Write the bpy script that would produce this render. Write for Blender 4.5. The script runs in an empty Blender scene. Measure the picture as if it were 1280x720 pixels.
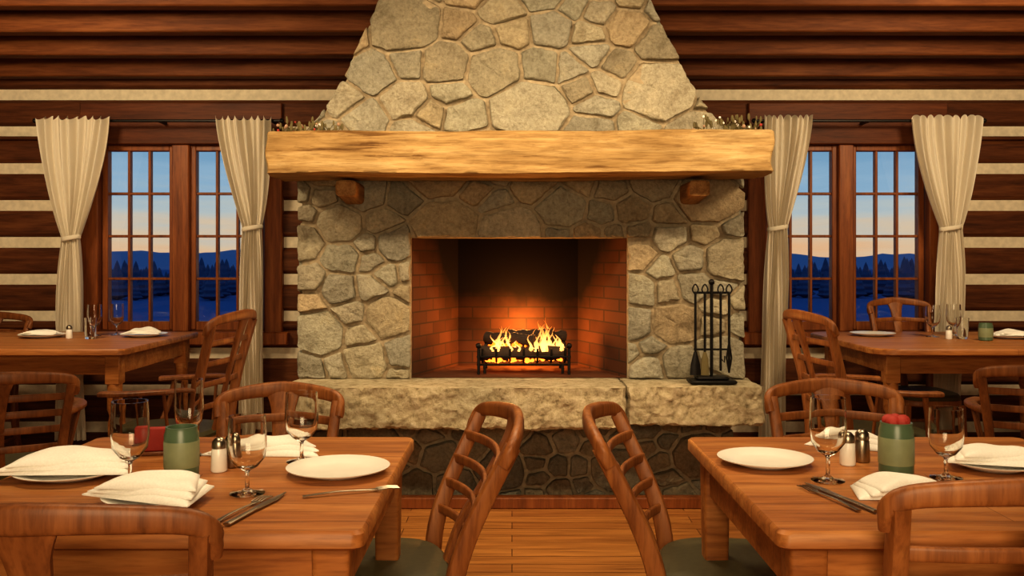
import bpy, math, random
from mathutils import Vector, noise, Matrix
R = random.Random(7)
scene = bpy.context.scene
scene.view_settings.view_transform = 'Standard'
try: scene.view_settings.look = 'Medium High Contrast'
except Exception: pass

# ------------------------------------------------------------------ materials
def new_mat(name):
    m = bpy.data.materials.new(name); m.use_nodes = True
    nt = m.node_tree; b = nt.nodes['Principled BSDF']
    return m, nt, b
def N(nt, t, **kw):
    n = nt.nodes.new(t)
    for k, v in kw.items():
        if k in n.inputs: n.inputs[k].default_value = v
        else: setattr(n, k, v)
    return n
def ramp(nt, fac, stops):
    r = nt.nodes.new('ShaderNodeValToRGB')
    el = r.color_ramp.elements
    while len(el) < len(stops): el.new(0.5)
    for e, (p, c) in zip(el, stops):
        e.position = p; e.color = (*c, 1)
    nt.links.new(fac, r.inputs[0]); return r
def bump(nt, b, h, strength, dist=0.01):
    bp = N(nt, 'ShaderNodeBump', Strength=strength, Distance=dist)
    nt.links.new(h, bp.inputs['Height']); nt.links.new(bp.outputs[0], b.inputs['Normal'])
def mult(nt, a, b):
    mx = N(nt, 'ShaderNodeMix', data_type='RGBA', blend_type='MULTIPLY'); mx.inputs[0].default_value = 1
    nt.links.new(a, mx.inputs[6]); nt.links.new(b, mx.inputs[7]); return mx.outputs[2]
def wood(name, dark, mid, light, axis='x', scale=1.0, rough=0.35, bs=0.15, spec=0.5, crack=0, planks=0):
    m, nt, b = new_mat(name)
    tc = N(nt, 'ShaderNodeTexCoord'); mp = N(nt, 'ShaderNodeMapping')
    s = {'x': (1.2, 14, 14), 'y': (14, 1.2, 14), 'z': (14, 14, 1.2)}[axis]
    mp.inputs['Scale'].default_value = [k*scale for k in s]
    nt.links.new(tc.outputs['Object'], mp.inputs[0])
    n1 = N(nt, 'ShaderNodeTexNoise', Scale=1.6, Detail=8.0, Roughness=0.62, Distortion=0.6)
    nt.links.new(mp.outputs[0], n1.inputs['Vector'])
    r = ramp(nt, n1.outputs[0], [(0.28, dark), (0.5, mid), (0.72, light)])
    mpf = N(nt, 'ShaderNodeMapping'); mpf.inputs['Scale'].default_value = [k*scale*5 for k in s]
    nt.links.new(tc.outputs['Object'], mpf.inputs[0])
    nf = N(nt, 'ShaderNodeTexNoise', Scale=1.6, Detail=4.0, Roughness=0.6)
    nt.links.new(mpf.outputs[0], nf.inputs['Vector'])
    rf = ramp(nt, nf.outputs[0], [(0.36, (0.76, 0.73, 0.70)), (0.52, (1, 1, 1)), (0.7, (1.07, 1.07, 1.06))])
    col = mult(nt, r.outputs[0], rf.outputs[0]); h = n1.outputs[0]
    if crack:
        mp2 = N(nt, 'ShaderNodeMapping'); mp2.inputs['Scale'].default_value = (0.9, 10, 22)
        nt.links.new(tc.outputs['Object'], mp2.inputs[0])
        n2 = N(nt, 'ShaderNodeTexNoise', Scale=1.3, Detail=6.0, Roughness=0.6, Distortion=0.4)
        nt.links.new(mp2.outputs[0], n2.inputs['Vector'])
        r2 = ramp(nt, n2.outputs[0], [(0.34, (0.36, 0.28, 0.20)), (0.39, (0.84, 0.80, 0.75)), (0.55, (1, 1, 1)), (0.72, (1.14, 1.14, 1.12))])
        col = mult(nt, col, r2.outputs[0])
        n3 = N(nt, 'ShaderNodeTexNoise', Scale=2.2, Detail=3.0); nt.links.new(tc.outputs['Object'], n3.inputs['Vector'])
        r3 = ramp(nt, n3.outputs[0], [(0.35, (0.80, 0.76, 0.70)), (0.6, (1.05, 1.05, 1.05))]); col = mult(nt, col, r3.outputs[0])
        ad = N(nt, 'ShaderNodeMath', operation='ADD'); nt.links.new(h, ad.inputs[0]); nt.links.new(n2.outputs[0], ad.inputs[1]); h = ad.outputs[0]
    if planks:
        bk = N(nt, 'ShaderNodeTexBrick', Scale=1.0)
        bk.inputs['Color1'].default_value = (1.08, 1.07, 1.04, 1); bk.inputs['Color2'].default_value = (0.88, 0.85, 0.82, 1)
        bk.inputs['Mortar'].default_value = (0.40, 0.34, 0.28, 1); bk.inputs['Brick Width'].default_value = 9.0
        bk.inputs['Row Height'].default_value = 0.112; bk.inputs['Mortar Size'].default_value = 0.0010
        nt.links.new(tc.outputs['Object'], bk.inputs['Vector']); col = mult(nt, col, bk.outputs[0])
    nt.links.new(col, b.inputs['Base Color'])
    b.inputs['Roughness'].default_value = rough; b.inputs['Specular IOR Level'].default_value = spec
    bump(nt, b, h, bs, 0.004)
    return m
def plain(name, col, rough=0.5, metal=0.0, nscale=0, nstr=0.1, var=0.15, dist=0.004):
    m, nt, b = new_mat(name)
    b.inputs['Roughness'].default_value = rough; b.inputs['Metallic'].default_value = metal
    n1 = N(nt, 'ShaderNodeTexNoise', Scale=nscale or 20.0, Detail=6.0)
    tc = N(nt, 'ShaderNodeTexCoord'); nt.links.new(tc.outputs['Object'], n1.inputs['Vector'])
    r = ramp(nt, n1.outputs[0], [(0.3, [c*(1-var) for c in col]), (0.7, [min(1, c*(1+var)) for c in col])])
    nt.links.new(r.outputs[0], b.inputs['Base Color'])
    if nscale: bump(nt, b, n1.outputs[0], nstr, dist)
    return m
def emis(name, c1, c2, strength, z0, z1, soft=False):
    m = bpy.data.materials.new(name); m.use_nodes = True; nt = m.node_tree
    nt.nodes.clear()
    tc = N(nt, 'ShaderNodeTexCoord'); sp = N(nt, 'ShaderNodeSeparateXYZ')
    nt.links.new(tc.outputs['Object'], sp.inputs[0])
    mr = N(nt, 'ShaderNodeMapRange'); mr.inputs[1].default_value = z0; mr.inputs[2].default_value = z1
    nt.links.new(sp.outputs[2], mr.inputs[0])
    r = ramp(nt, mr.outputs[0], [(0.0, c1), (1.0, c2)])
    e = N(nt, 'ShaderNodeEmission', Strength=strength); nt.links.new(r.outputs[0], e.inputs[0])
    o = N(nt, 'ShaderNodeOutputMaterial')
    if soft:
        mp = N(nt, 'ShaderNodeMapping'); mp.inputs['Scale'].default_value = (40, 40, 14); nt.links.new(tc.outputs['Object'], mp.inputs[0])
        nz = N(nt, 'ShaderNodeTexNoise', Scale=1.0, Detail=3.0); nt.links.new(mp.outputs[0], nz.inputs['Vector'])
        a = N(nt, 'ShaderNodeMath', operation='MULTIPLY_ADD'); a.inputs[1].default_value = -1.0
        nt.links.new(mr.outputs[0], a.inputs[0]); nt.links.new(nz.outputs[0], a.inputs[2])
        m2 = N(nt, 'ShaderNodeMapRange'); m2.inputs[1].default_value = -0.35; m2.inputs[2].default_value = 0.45; m2.inputs[3].default_value = 0.05; m2.inputs[4].default_value = 0.5
        nt.links.new(a.outputs[0], m2.inputs[0])
        t = N(nt, 'ShaderNodeBsdfTransparent'); mx = N(nt, 'ShaderNodeMixShader')
        nt.links.new(m2.outputs[0], mx.inputs[0]); nt.links.new(t.outputs[0], mx.inputs[1]); nt.links.new(e.outputs[0], mx.inputs[2])
        nt.links.new(mx.outputs[0], o.inputs[0])
    else: nt.links.new(e.outputs[0], o.inputs[0])
    return m

M_LOG = wood('log_wood', (0.042, 0.012, 0.004), (0.100, 0.031, 0.010), (0.16, 0.056, 0.018), 'x', 1.0, 0.65, 0.3, 0.2)
M_CHINK = plain('chinking', (0.66, 0.58, 0.43), 0.85, 0, 30, 0.3, 0.12)
M_CEIL = wood('ceiling_wood', (0.05, 0.013, 0.004), (0.09, 0.025, 0.008), (0.14, 0.044, 0.014), 'x', 0.8, 0.6, 0.2, 0.2)
M_BEAM = wood('beam_wood', (0.07, 0.020, 0.006), (0.145, 0.045, 0.013), (0.22, 0.078, 0.024), 'x', 0.8, 0.6, 0.2, 0.2)
M_CASE = wood('casing_wood', (0.13, 0.034, 0.008), (0.24, 0.070, 0.017), (0.32, 0.108, 0.029), 'z', 0.9, 0.45, 0.15, 0.35)
M_HEAD = wood('header_wood', (0.06, 0.015, 0.004), (0.11, 0.029, 0.008), (0.16, 0.047, 0.013), 'x', 0.9, 0.55, 0.15, 0.25)
M_MANTEL = wood('mantel_pine', (0.25, 0.145, 0.055), (0.42, 0.275, 0.118), (0.56, 0.405, 0.205), 'x', 1.0, 0.75, 1.0, 0.15, 1)
M_CORBEL = wood('corbel_log', (0.16, 0.075, 0.025), (0.32, 0.165, 0.06), (0.45, 0.26, 0.10), 'y', 1.0, 0.7, 0.6, 0.2)
M_TABLE = wood('table_wood', (0.23, 0.076, 0.020), (0.40, 0.155, 0.043), (0.52, 0.24, 0.078), 'x', 0.9, 0.45, 0.08, 0.32, 0, 1)
M_CHAIR = wood('chair_wood', (0.15, 0.048, 0.013), (0.27, 0.094, 0.026), (0.38, 0.150, 0.044), 'z', 1.0, 0.46, 0.06, 0.35)
M_CHAIRD = wood('chair_wood_dark', (0.10, 0.032, 0.009), (0.19, 0.064, 0.018), (0.28, 0.105, 0.032), 'z', 1.0, 0.46, 0.06, 0.35)
M_SEAT = plain('seat_leather', (0.052, 0.046, 0.018), 0.5, 0, 60, 0.15)
M_IRON = plain('black_iron', (0.015, 0.013, 0.012), 0.45, 0.7, 50, 0.2)
M_CERAMIC = plain('white_ceramic', (0.86, 0.83, 0.76), 0.25, var=0.03)
M_LINEN = plain('white_linen', (0.88, 0.85, 0.78), 0.9, 0, 260, 0.15, var=0.05)
M_STEEL = plain('brushed_steel', (0.34, 0.29, 0.22), 0.32, 1.0)
M_GREEN = plain('green_jar', (0.09, 0.14, 0.08), 0.3)
M_GREEN2 = plain('green_label', (0.24, 0.27, 0.15), 0.5)
M_RED = plain('red_cloth', (0.35, 0.03, 0.02), 0.7)
M_LEAF = plain('dried_leaf', (0.11, 0.085, 0.03), 0.8)
M_FLOWER = plain('dried_flower', (0.36, 0.22, 0.14), 0.8)
M_CHAR = plain('charred_log', (0.035, 0.020, 0.012), 0.9, 0, 40, 1.0)
M_MORTAR = plain('mortar', (0.34, 0.27, 0.175), 0.95, 0, 45, 1.0, 0.25, 0.01)
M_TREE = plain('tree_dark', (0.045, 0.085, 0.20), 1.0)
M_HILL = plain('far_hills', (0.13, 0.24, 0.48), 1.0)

def slab_mat():
    m, nt, b = new_mat('hearth_stone')
    tc = N(nt, 'ShaderNodeTexCoord')
    n1 = N(nt, 'ShaderNodeTexNoise', Scale=26.0, Detail=10.0, Roughness=0.75)
    n2 = N(nt, 'ShaderNodeTexNoise', Scale=3.0, Detail=4.0)
    for n in (n1, n2): nt.links.new(tc.outputs['Object'], n.inputs['Vector'])
    r = ramp(nt, n1.outputs[0], [(0.34, (0.22, 0.175, 0.10)), (0.47, (0.46, 0.385, 0.25)), (0.64, (0.62, 0.54, 0.39))])
    r2 = ramp(nt, n2.outputs[0], [(0.35, (0.8, 0.8, 0.76)), (0.65, (1.1, 1.06, 1.0))])
    nt.links.new(mult(nt, r.outputs[0], r2.outputs[0]), b.inputs['Base Color'])
    b.inputs['Roughness'].default_value = 0.85; bump(nt, b, n1.outputs[0], 1.0, 0.016); return m
M_SLAB = slab_mat()

def stone_mat():
    m, nt, b = new_mat('field_stone')
    at = N(nt, 'ShaderNodeAttribute', attribute_name='Col')
    tc = N(nt, 'ShaderNodeTexCoord')
    n1 = N(nt, 'ShaderNodeTexNoise', Scale=8.0, Detail=9.0, Roughness=0.7, Distortion=0.4)
    n2 = N(nt, 'ShaderNodeTexNoise', Scale=60.0, Detail=6.0, Roughness=0.75)
    for n in (n1, n2): nt.links.new(tc.outputs['Object'], n.inputs['Vector'])
    r = ramp(nt, n1.outputs[0], [(0.25, (0.52, 0.47, 0.39)), (0.45, (0.90, 0.89, 0.86)), (0.6, (1.05, 1.03, 0.98)), (0.75, (1.25, 1.15, 0.96))])
    r2 = ramp(nt, n2.outputs[0], [(0.3, (0.64, 0.62, 0.58)), (0.62, (1.12, 1.12, 1.12))])
    c = mult(nt, at.outputs['Color'], r.outputs[0]); c = mult(nt, c, r2.outputs[0])
    nt.links.new(c, b.inputs['Base Color'])
    b.inputs['Roughness'].default_value = 0.85; b.inputs['Specular IOR Level'].default_value = 0.25
    ad = N(nt, 'ShaderNodeMath', operation='MULTIPLY_ADD'); ad.inputs[1].default_value = 0.5
    nt.links.new(n2.outputs[0], ad.inputs[0]); nt.links.new(n1.outputs[0], ad.inputs[2])
    bump(nt, b, ad.outputs[0], 1.0, 0.026)
    return m
M_STONE = stone_mat()

def brick_mat():
    m, nt, b = new_mat('fire_brick')
    tc = N(nt, 'ShaderNodeTexCoord'); sp = N(nt, 'ShaderNodeSeparateXYZ'); cb = N(nt, 'ShaderNodeCombineXYZ')
    nt.links.new(tc.outputs['Object'], sp.inputs[0])
    ad = N(nt, 'ShaderNodeMath', operation='ADD')
    nt.links.new(sp.outputs[0], ad.inputs[0]); nt.links.new(sp.outputs[1], ad.inputs[1])
    nt.links.new(ad.outputs[0], cb.inputs[0]); nt.links.new(sp.outputs[2], cb.inputs[1])
    bk = N(nt, 'ShaderNodeTexBrick', Scale=1.0)
    bk.inputs['Color1'].default_value = (0.115, 0.044, 0.020, 1); bk.inputs['Color2'].default_value = (0.074, 0.029, 0.014, 1)
    bk.inputs['Mortar'].default_value = (0.050, 0.028, 0.017, 1)
    bk.inputs['Brick Width'].default_value = 0.2; bk.inputs['Row Height'].default_value = 0.062
    bk.inputs['Mortar Size'].default_value = 0.004
    nt.links.new(cb.outputs[0], bk.inputs['Vector'])
    n1 = N(nt, 'ShaderNodeTexNoise', Scale=4.0, Detail=7.0)
    nt.links.new(tc.outputs['Object'], n1.inputs['Vector'])
    # soot deposit on the brick : heavier high up and deep in the firebox
    a2 = N(nt, 'ShaderNodeMath', operation='MULTIPLY_ADD'); a2.inputs[1].default_value = 0.9
    nt.links.new(sp.outputs[2], a2.inputs[0])
    mr = N(nt, 'ShaderNodeMapRange'); mr.inputs[1].default_value = 4.6; mr.inputs[2].default_value = 5.1
    mr.inputs[3].default_value = -0.46; mr.inputs[4].default_value = 0.12
    nt.links.new(sp.outputs[1], mr.inputs[0]); nt.links.new(mr.outputs[0], a2.inputs[2])
    a3 = N(nt, 'ShaderNodeMath', operation='MULTIPLY_ADD'); a3.inputs[1].default_value = 0.35
    nt.links.new(n1.outputs[0], a3.inputs[0]); nt.links.new(a2.outputs[0], a3.inputs[2])
    mr2 = N(nt, 'ShaderNodeMapRange'); mr2.inputs[1].default_value = 0.84; mr2.inputs[2].default_value = 1.18
    nt.links.new(a3.outputs[0], mr2.inputs[0])
    mx = N(nt, 'ShaderNodeMix', data_type='RGBA'); mx.inputs[7].default_value = (0.008, 0.005, 0.004, 1)
    nt.links.new(mr2.outputs[0], mx.inputs[0]); nt.links.new(bk.outputs[0], mx.inputs[6])
    nt.links.new(mx.outputs[2], b.inputs['Base Color'])
    b.inputs['Roughness'].default_value = 0.9; b.inputs['Specular IOR Level'].default_value = 0.15
    bump(nt, b, bk.outputs['Fac'], -0.5, 0.004)
    return m
M_BRICK = brick_mat()

def floor_mat():
    m, nt, b = new_mat('floor_planks')
    tc = N(nt, 'ShaderNodeTexCoord')
    bk = N(nt, 'ShaderNodeTexBrick', Scale=1.0)
    bk.inputs['Color1'].default_value = (0.50, 0.22, 0.060, 1); bk.inputs['Color2'].default_value = (0.35, 0.135, 0.035, 1)
    bk.inputs['Mortar'].default_value = (0.09, 0.03, 0.009, 1)
    bk.inputs['Brick Width'].default_value = 1.3; bk.inputs['Row Height'].default_value = 0.095
    bk.inputs['Mortar Size'].default_value = 0.002; bk.offset = 0.37
    nt.links.new(tc.outputs['Object'], bk.inputs['Vector'])
    mp = N(nt, 'ShaderNodeMapping'); mp.inputs['Scale'].default_value = (1.5, 26, 1)
    nt.links.new(tc.outputs['Object'], mp.inputs[0])
    n1 = N(nt, 'ShaderNodeTexNoise', Scale=2.0, Detail=7.0, Distortion=0.6)
    nt.links.new(mp.outputs[0], n1.inputs['Vector'])
    r = ramp(nt, n1.outputs[0], [(0.3, (0.6, 0.55, 0.5)), (0.7, (1.2, 1.2, 1.15))])
    nt.links.new(mult(nt, bk.outputs[0], r.outputs[0]), b.inputs['Base Color'])
    b.inputs['Roughness'].default_value = 0.38
    bump(nt, b, bk.outputs['Fac'], -0.3, 0.003)
    return m
M_FLOOR = floor_mat()

def glass_mat():
    m, nt, b = new_mat('clear_glass')
    b.inputs['Transmission Weight'].default_value = 1.0
    b.inputs['Roughness'].default_value = 0.02; b.inputs['IOR'].default_value = 1.35
    b.inputs['Base Color'].default_value = (0.97, 0.97, 0.95, 1)
    return m
M_GLASS = glass_mat()
def pane_mat():
    m = bpy.data.materials.new('window_glass'); m.use_nodes = True; nt = m.node_tree; nt.nodes.clear()
    t = N(nt, 'ShaderNodeBsdfTransparent'); g = N(nt, 'ShaderNodeBsdfGlossy', Roughness=0.02)
    mx = N(nt, 'ShaderNodeMixShader'); mx.inputs[0].default_value = 0.04
    nt.links.new(t.outputs[0], mx.inputs[1]); nt.links.new(g.outputs[0], mx.inputs[2])
    o = N(nt, 'ShaderNodeOutputMaterial'); nt.links.new(mx.outputs[0], o.inputs[0]); return m
M_PANE = pane_mat()
def curtain_mat():
    m, nt, b = new_mat('curtain_muslin')
    b.inputs['Base Color'].default_value = (0.86, 0.79, 0.65, 1); b.inputs['Roughness'].default_value = 0.95
    b.inputs['Specular IOR Level'].default_value = 0.1
    tr = N(nt, 'ShaderNodeBsdfTranslucent'); tr.inputs[0].default_value = (0.86, 0.78, 0.63, 1)
    w = N(nt, 'ShaderNodeTexNoise', Scale=300.0); bump(nt, b, w.outputs[0], 0.15, 0.002)
    mx = N(nt, 'ShaderNodeMixShader'); mx.inputs[0].default_value = 0.25
    o = nt.nodes['Material Output']
    nt.links.new(b.outputs[0], mx.inputs[1]); nt.links.new(tr.outputs[0], mx.inputs[2])
    nt.links.new(mx.outputs[0], o.inputs[0]); return m
M_CURTAIN = curtain_mat()

# ------------------------------------------------------------------ mesh builder
class MB:
    def __init__(s): s.v = []; s.f = []; s.m = []; s.c = []; s.mats = []
    def mi(s, mat):
        if mat not in s.mats: s.mats.append(mat)
        return s.mats.index(mat)
    def add(s, verts, faces, mat, col=(1, 1, 1)):
        o = len(s.v); i = s.mi(mat)
        s.v += [tuple(p) for p in verts]
        for f in faces: s.f.append([a+o for a in f]); s.m.append(i); s.c.append(col)
    def box(s, x0, x1, y0, y1, z0, z1, mat, bev=0.0):
        if bev > 0:
            b = min(bev, (x1-x0)/3, (y1-y0)/3, (z1-z0)/3)
            V = []; idx = {}
            for ix, (X, sx) in enumerate(((x0, 1), (x1, -1))):
                for iy, (Y, sy) in enumerate(((y0, 1), (y1, -1))):
                    for iz, (Z, sz) in enumerate(((z0, 1), (z1, -1))):
                        for k in range(3):
                            p = [X+sx*b, Y+sy*b, Z+sz*b]; p[k] = (X, Y, Z)[k]
                            idx[ix, iy, iz, k] = len(V); V.append(p)
            F = []
            for i in (0, 1):
                F.append([idx[i, a, c, 0] for a, c in ((0, 0), (0, 1), (1, 1), (1, 0))])
                F.append([idx[a, i, c, 1] for a, c in ((0, 0), (0, 1), (1, 1), (1, 0))])
                F.append([idx[a, c, i, 2] for a, c in ((0, 0), (0, 1), (1, 1), (1, 0))])
            for i in (0, 1):
                for j in (0, 1):
                    F.append([idx[i, j, 0, 0], idx[i, j, 1, 0], idx[i, j, 1, 1], idx[i, j, 0, 1]])
                    F.append([idx[i, 0, j, 0], idx[i, 1, j, 0], idx[i, 1, j, 2], idx[i, 0, j, 2]])
                    F.append([idx[0, i, j, 1], idx[1, i, j, 1], idx[1, i, j, 2], idx[0, i, j, 2]])
                    for k in (0, 1): F.append([idx[i, j, k, q] for q in range(3)])
            s.add(V, F, mat)
        else:
            V = [(x, y, z) for x in (x0, x1) for y in (y0, y1) for z in (z0, z1)]
            s.add(V, [(0, 1, 3, 2), (4, 6, 7, 5), (0, 4, 5, 1), (2, 3, 7, 6), (0, 2, 6, 4), (1, 5, 7, 3)], mat)
    def sweep(s, pts, secs, mat, up=(0, 0, 1), n=8, power=2.0):
        """sweep a superellipse section (half-width a along side, b along up) along pts."""
        pts = [Vector(p) for p in pts]; L = len(pts); V = []; F = []
        if not isinstance(secs, list): secs = [secs]*L
        secs = [(q, q) if not isinstance(q, tuple) else q for q in secs]
        if len(secs) != L:
            o = []
            for i in range(L):
                t = i/(L-1)*(len(secs)-1); k = min(int(t), len(secs)-2); u = t-k
                o.append(tuple(secs[k][j]*(1-u)+secs[k+1][j]*u for j in (0, 1)))
            secs = o
        U = Vector(up)
        for i, p in enumerate(pts):
            t = (pts[min(i+1, L-1)]-pts[max(i-1, 0)]).normalized()
            u0 = U if abs(t.dot(U)) < 0.97 else Vector((0, 1, 0.01))
            sd = t.cross(u0).normalized(); u2 = sd.cross(t).normalized()
            for k in range(n):
                a = 2*math.pi*(k+0.5)/n; ca, sa = math.cos(a), math.sin(a)
                e = 2/power
                x = math.copysign(abs(ca)**e, ca)*secs[i][0]; y = math.copysign(abs(sa)**e, sa)*secs[i][1]
                V.append(p+sd*x+u2*y)
        for i in range(L-1):
            for k in range(n):
                F.append((i*n+k, i*n+(k+1) % n, (i+1)*n+(k+1) % n, (i+1)*n+k))
        F.append(tuple(range(n-1, -1, -1))); F.append(tuple((L-1)*n+k for k in range(n)))
        s.add(V, F, mat)
    def lathe(s, prof, mat, loc=(0, 0, 0), n=24, sx=1, sy=1):
        V = []; F = []
        for r, z in prof:
            for k in range(n):
                a = 2*math.pi*k/n
                V.append((loc[0]+max(r, 1e-4)*math.cos(a)*sx, loc[1]+max(r, 1e-4)*math.sin(a)*sy, loc[2]+z))
        for i in range(len(prof)-1):
            for k in range(n):
                F.append((i*n+k, i*n+(k+1) % n, (i+1)*n+(k+1) % n, (i+1)*n+k))
        F.append(tuple(range(n-1, -1, -1))); F.append(tuple((len(prof)-1)*n+k for k in range(n)))
        s.add(V, F, mat)
    def blob(s, c, r, mat, n=8, sx=1, sy=1, sz=1):
        prof = [(r*math.sin(math.pi*i/n), -r*sz*math.cos(math.pi*i/n)) for i in range(n+1)]
        s.lathe(prof, mat, c, n, sx, sy)
    def prism(s, poly, y0, y1, mat):
        n = len(poly)
        V = [(x, y0, z) for x, z in poly]+[(x, y1, z) for x, z in poly]
        F = [tuple(range(n)), tuple(range(2*n-1, n-1, -1))]+[(i, i+n, (i+1) % n+n, (i+1) % n) for i in range(n)]
        s.add(V, F, mat)
    def obj(s, name, loc=(0, 0, 0), rot=0, smooth=True, fix=True, angle=40):
        me = bpy.data.meshes.new(name); me.from_pydata(s.v, [], s.f)
        for m in s.mats: me.materials.append(m)
        me.polygons.foreach_set('material_index', s.m)
        ca = me.color_attributes.new('Col', 'FLOAT_COLOR', 'CORNER')
        li = 0
        for f, c in zip(s.f, s.c):
            for _ in f: ca.data[li].color = (*c, 1); li += 1
        if fix:
            import bmesh
            bm = bmesh.new(); bm.from_mesh(me); bmesh.ops.recalc_face_normals(bm, faces=bm.faces)
            bm.to_mesh(me); bm.free()
        if smooth:
            me.polygons.foreach_set('use_smooth', [True]*len(me.polygons))
            try: me.set_sharp_from_angle(angle=math.radians(angle))
            except Exception: pass
        o = bpy.data.objects.new(name, me); o.location = loc; o.rotation_euler = (0, 0, rot)
        scene.collection.objects.link(o); return o

def smooth_path(P, k=6):
    P = [Vector(p) for p in P]; out = []
    for i in range(len(P)-1):
        a, b, c, d = P[max(i-1, 0)], P[i], P[i+1], P[min(i+2, len(P)-1)]
        for j in range(k):
            t = j/k
            out.append(0.5*((2*b)+(c-a)*t+(2*a-5*b+4*c-d)*t*t+(-a+3*b-3*c+d)*t**3))
    out.append(P[-1]); return out

# ------------------------------------------------------------------ stone masonry
def clip(poly, nx, ny, d):   # keep nx*x+ny*y <= d
    out = []
    for i in range(len(poly)):
        p, q = poly[i], poly[(i+1) % len(poly)]
        a = nx*p[0]+ny*p[1]-d; b = nx*q[0]+ny*q[1]-d
        if a <= 0: out.append(p)
        if a*b < 0:
            t = a/(a-b); out.append((p[0]+(q[0]-p[0])*t, p[1]+(q[1]-p[1])*t))
    return out
def area_c(poly):
    A = cx = cy = 0
    for i in range(len(poly)):
        x0, y0 = poly[i]; x1, y1 = poly[(i+1) % len(poly)]; k = x0*y1-x1*y0
        A += k; cx += (x0+x1)*k; cy += (y0+y1)*k
    A /= 2
    if abs(A) < 1e-9: return 0, 0, 0
    return abs(A), cx/(6*A), cy/(6*A)
PAL = [(0.43, 0.38, 0.28), (0.46, 0.415, 0.31), (0.37, 0.35, 0.285), (0.46, 0.39, 0.27), (0.49, 0.445, 0.345), (0.40, 0.38, 0.30), (0.47, 0.375, 0.25), (0.44, 0.41, 0.325), (0.41, 0.39, 0.32)]
def masonry(mb, region, sp, fmap, hole=None, depth=0.026, mortar=0.011, seed=1, stretch=1.25, dark=1.0):
    rr = random.Random(seed)
    us = [p[0] for p in region]; vs = [p[1] for p in region]
    seeds = []
    for _ in range(9000):
        u = rr.uniform(min(us), max(us)); v = rr.uniform(min(vs), max(vs)); r = sp*rr.choice((0.5, 0.7, 0.9, 1.05, 1.25, 1.45))
        if hole and hole[0] < u < hole[1] and hole[2] < v < hole[3]: continue
        if all(math.hypot(u-a, (v-b)*stretch) > (r+c)*0.47 for a, b, c in seeds): seeds.append((u, v, r))
    for i, (u, v, r) in enumerate(seeds):
        poly = list(region)
        for j, (a, b, c) in enumerate(seeds):
            if i == j or math.hypot(a-u, b-v) > 5*sp: continue
            du, dv = a-u, (b-v)*stretch
            nx, ny = du, dv*stretch
            d = ((a*a+b*b*stretch**2)-(u*u+v*v*stretch**2)+0.25*(r*r-c*c))*0.5
            g = math.hypot(nx, ny); d -= g*mortar*0.5
            poly = clip(poly, nx, ny, d)
            if len(poly) < 3: break
        if len(poly) < 3: continue
        if hole:
            ov = clip(clip(clip(poly, -1, 0, -hole[0]-0.001), 1, 0, hole[1]-0.001), 0, 1, hole[3]-0.001)
            if len(ov) >= 3 and area_c(ov)[0] > 1e-5:
                if v > hole[3]: poly = clip(poly, 0, -1, -hole[3])
                elif u < hole[0]: poly = clip(poly, 1, 0, hole[0])
                else: poly = clip(poly, -1, 0, -hole[1])
            if len(poly) < 3: continue
        A, cu, cv = area_c(poly)
        if A < 0.0012: continue
        P = []
        for k in range(len(poly)):
            p0 = Vector(poly[k-1]); p1 = Vector(poly[k]); p2 = Vector(poly[(k+1) % len(poly)])
            l0 = (p0-p1).length; l2 = (p2-p1).length
            if l0 < 1e-4 or l2 < 1e-4: continue
            cc = rr.uniform(0.005, 0.018)
            c0 = min(l0*0.3, cc); c2 = min(l2*0.3, cc)
            a = p1+(p0-p1)/l0*c0; b = p1+(p2-p1)/l2*c2
            P += [a, (a+b)*0.25+p1*0.5, b]
        Q = []
        for k in range(len(P)):
            a, b = P[k], P[(k+1) % len(P)]; m = max(1, int((b-a).length/0.02))
            for t in range(m): Q.append(a+(b-a)*(t/m))
        if len(Q) < 5: continue
        c = Vector((cu, cv)); n = len(Q)
        Q = [q+(c-q).normalized()*(0.007*(0.5+noise.noise(Vector((q.x*18, q.y*18, seed+i*.37)))+0.7*noise.noise(Vector((q.x*50, q.y*50, seed))))) for q in Q]
        ta, tb = rr.uniform(-.09, .09), rr.uniform(-.09, .09); hh = depth*rr.uniform(0.65, 1.35)
        V = []
        RG = ((1, 0, -0.02), (1, 0, hh*0.45), (1, 0.002, hh*0.8), (1, 0.008, hh), (0.85, 0.008, hh*1.03), (0.66, 0.008, hh*1.05), (0.44, 0.008, hh*1.05), (0.2, 0.005, hh*1.05))
        for sc, inset, h in RG:
            for q in Q:
                d = c-q; w = q+d.normalized()*min(inset, d.length*0.5); w = c+(w-c)*sc
                hz = h+((w.x-cu)*ta+(w.y-cv)*tb if h > hh*0.5 else 0)
                if h > hh*0.9:
                    hz += 0.011*noise.noise(Vector((w.x*11, w.y*11, i*3.1)))
                    q3 = noise.noise(Vector((w.x*7+w.y*5, w.y*9, i*1.7))); hz -= 0.007*max(0, 1-abs(q3)*9)
                V.append(fmap(w.x, w.y, hz))
        V.append(fmap(cu, cv, hh*1.05)); F = []; L = len(RG)
        for a in range(L-1):
            for k in range(n): F.append((a*n+k, a*n+(k+1) % n, (a+1)*n+(k+1) % n, (a+1)*n+k))
        for k in range(n): F.append(((L-1)*n+k, (L-1)*n+(k+1) % n, L*n))
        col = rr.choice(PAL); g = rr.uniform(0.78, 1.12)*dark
        mb.add(V, F, M_STONE, tuple(x*g for x in col))

# ------------------------------------------------------------------ room shell
WY = 5.7
def slope(y): return 2.30+0.25*(WY-y)
mb = MB(); mb.box(-4.6, 4.6, -2.6, 5.95, -0.12, 0.0, M_FLOOR); mb.obj('floor', smooth=False)

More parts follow.
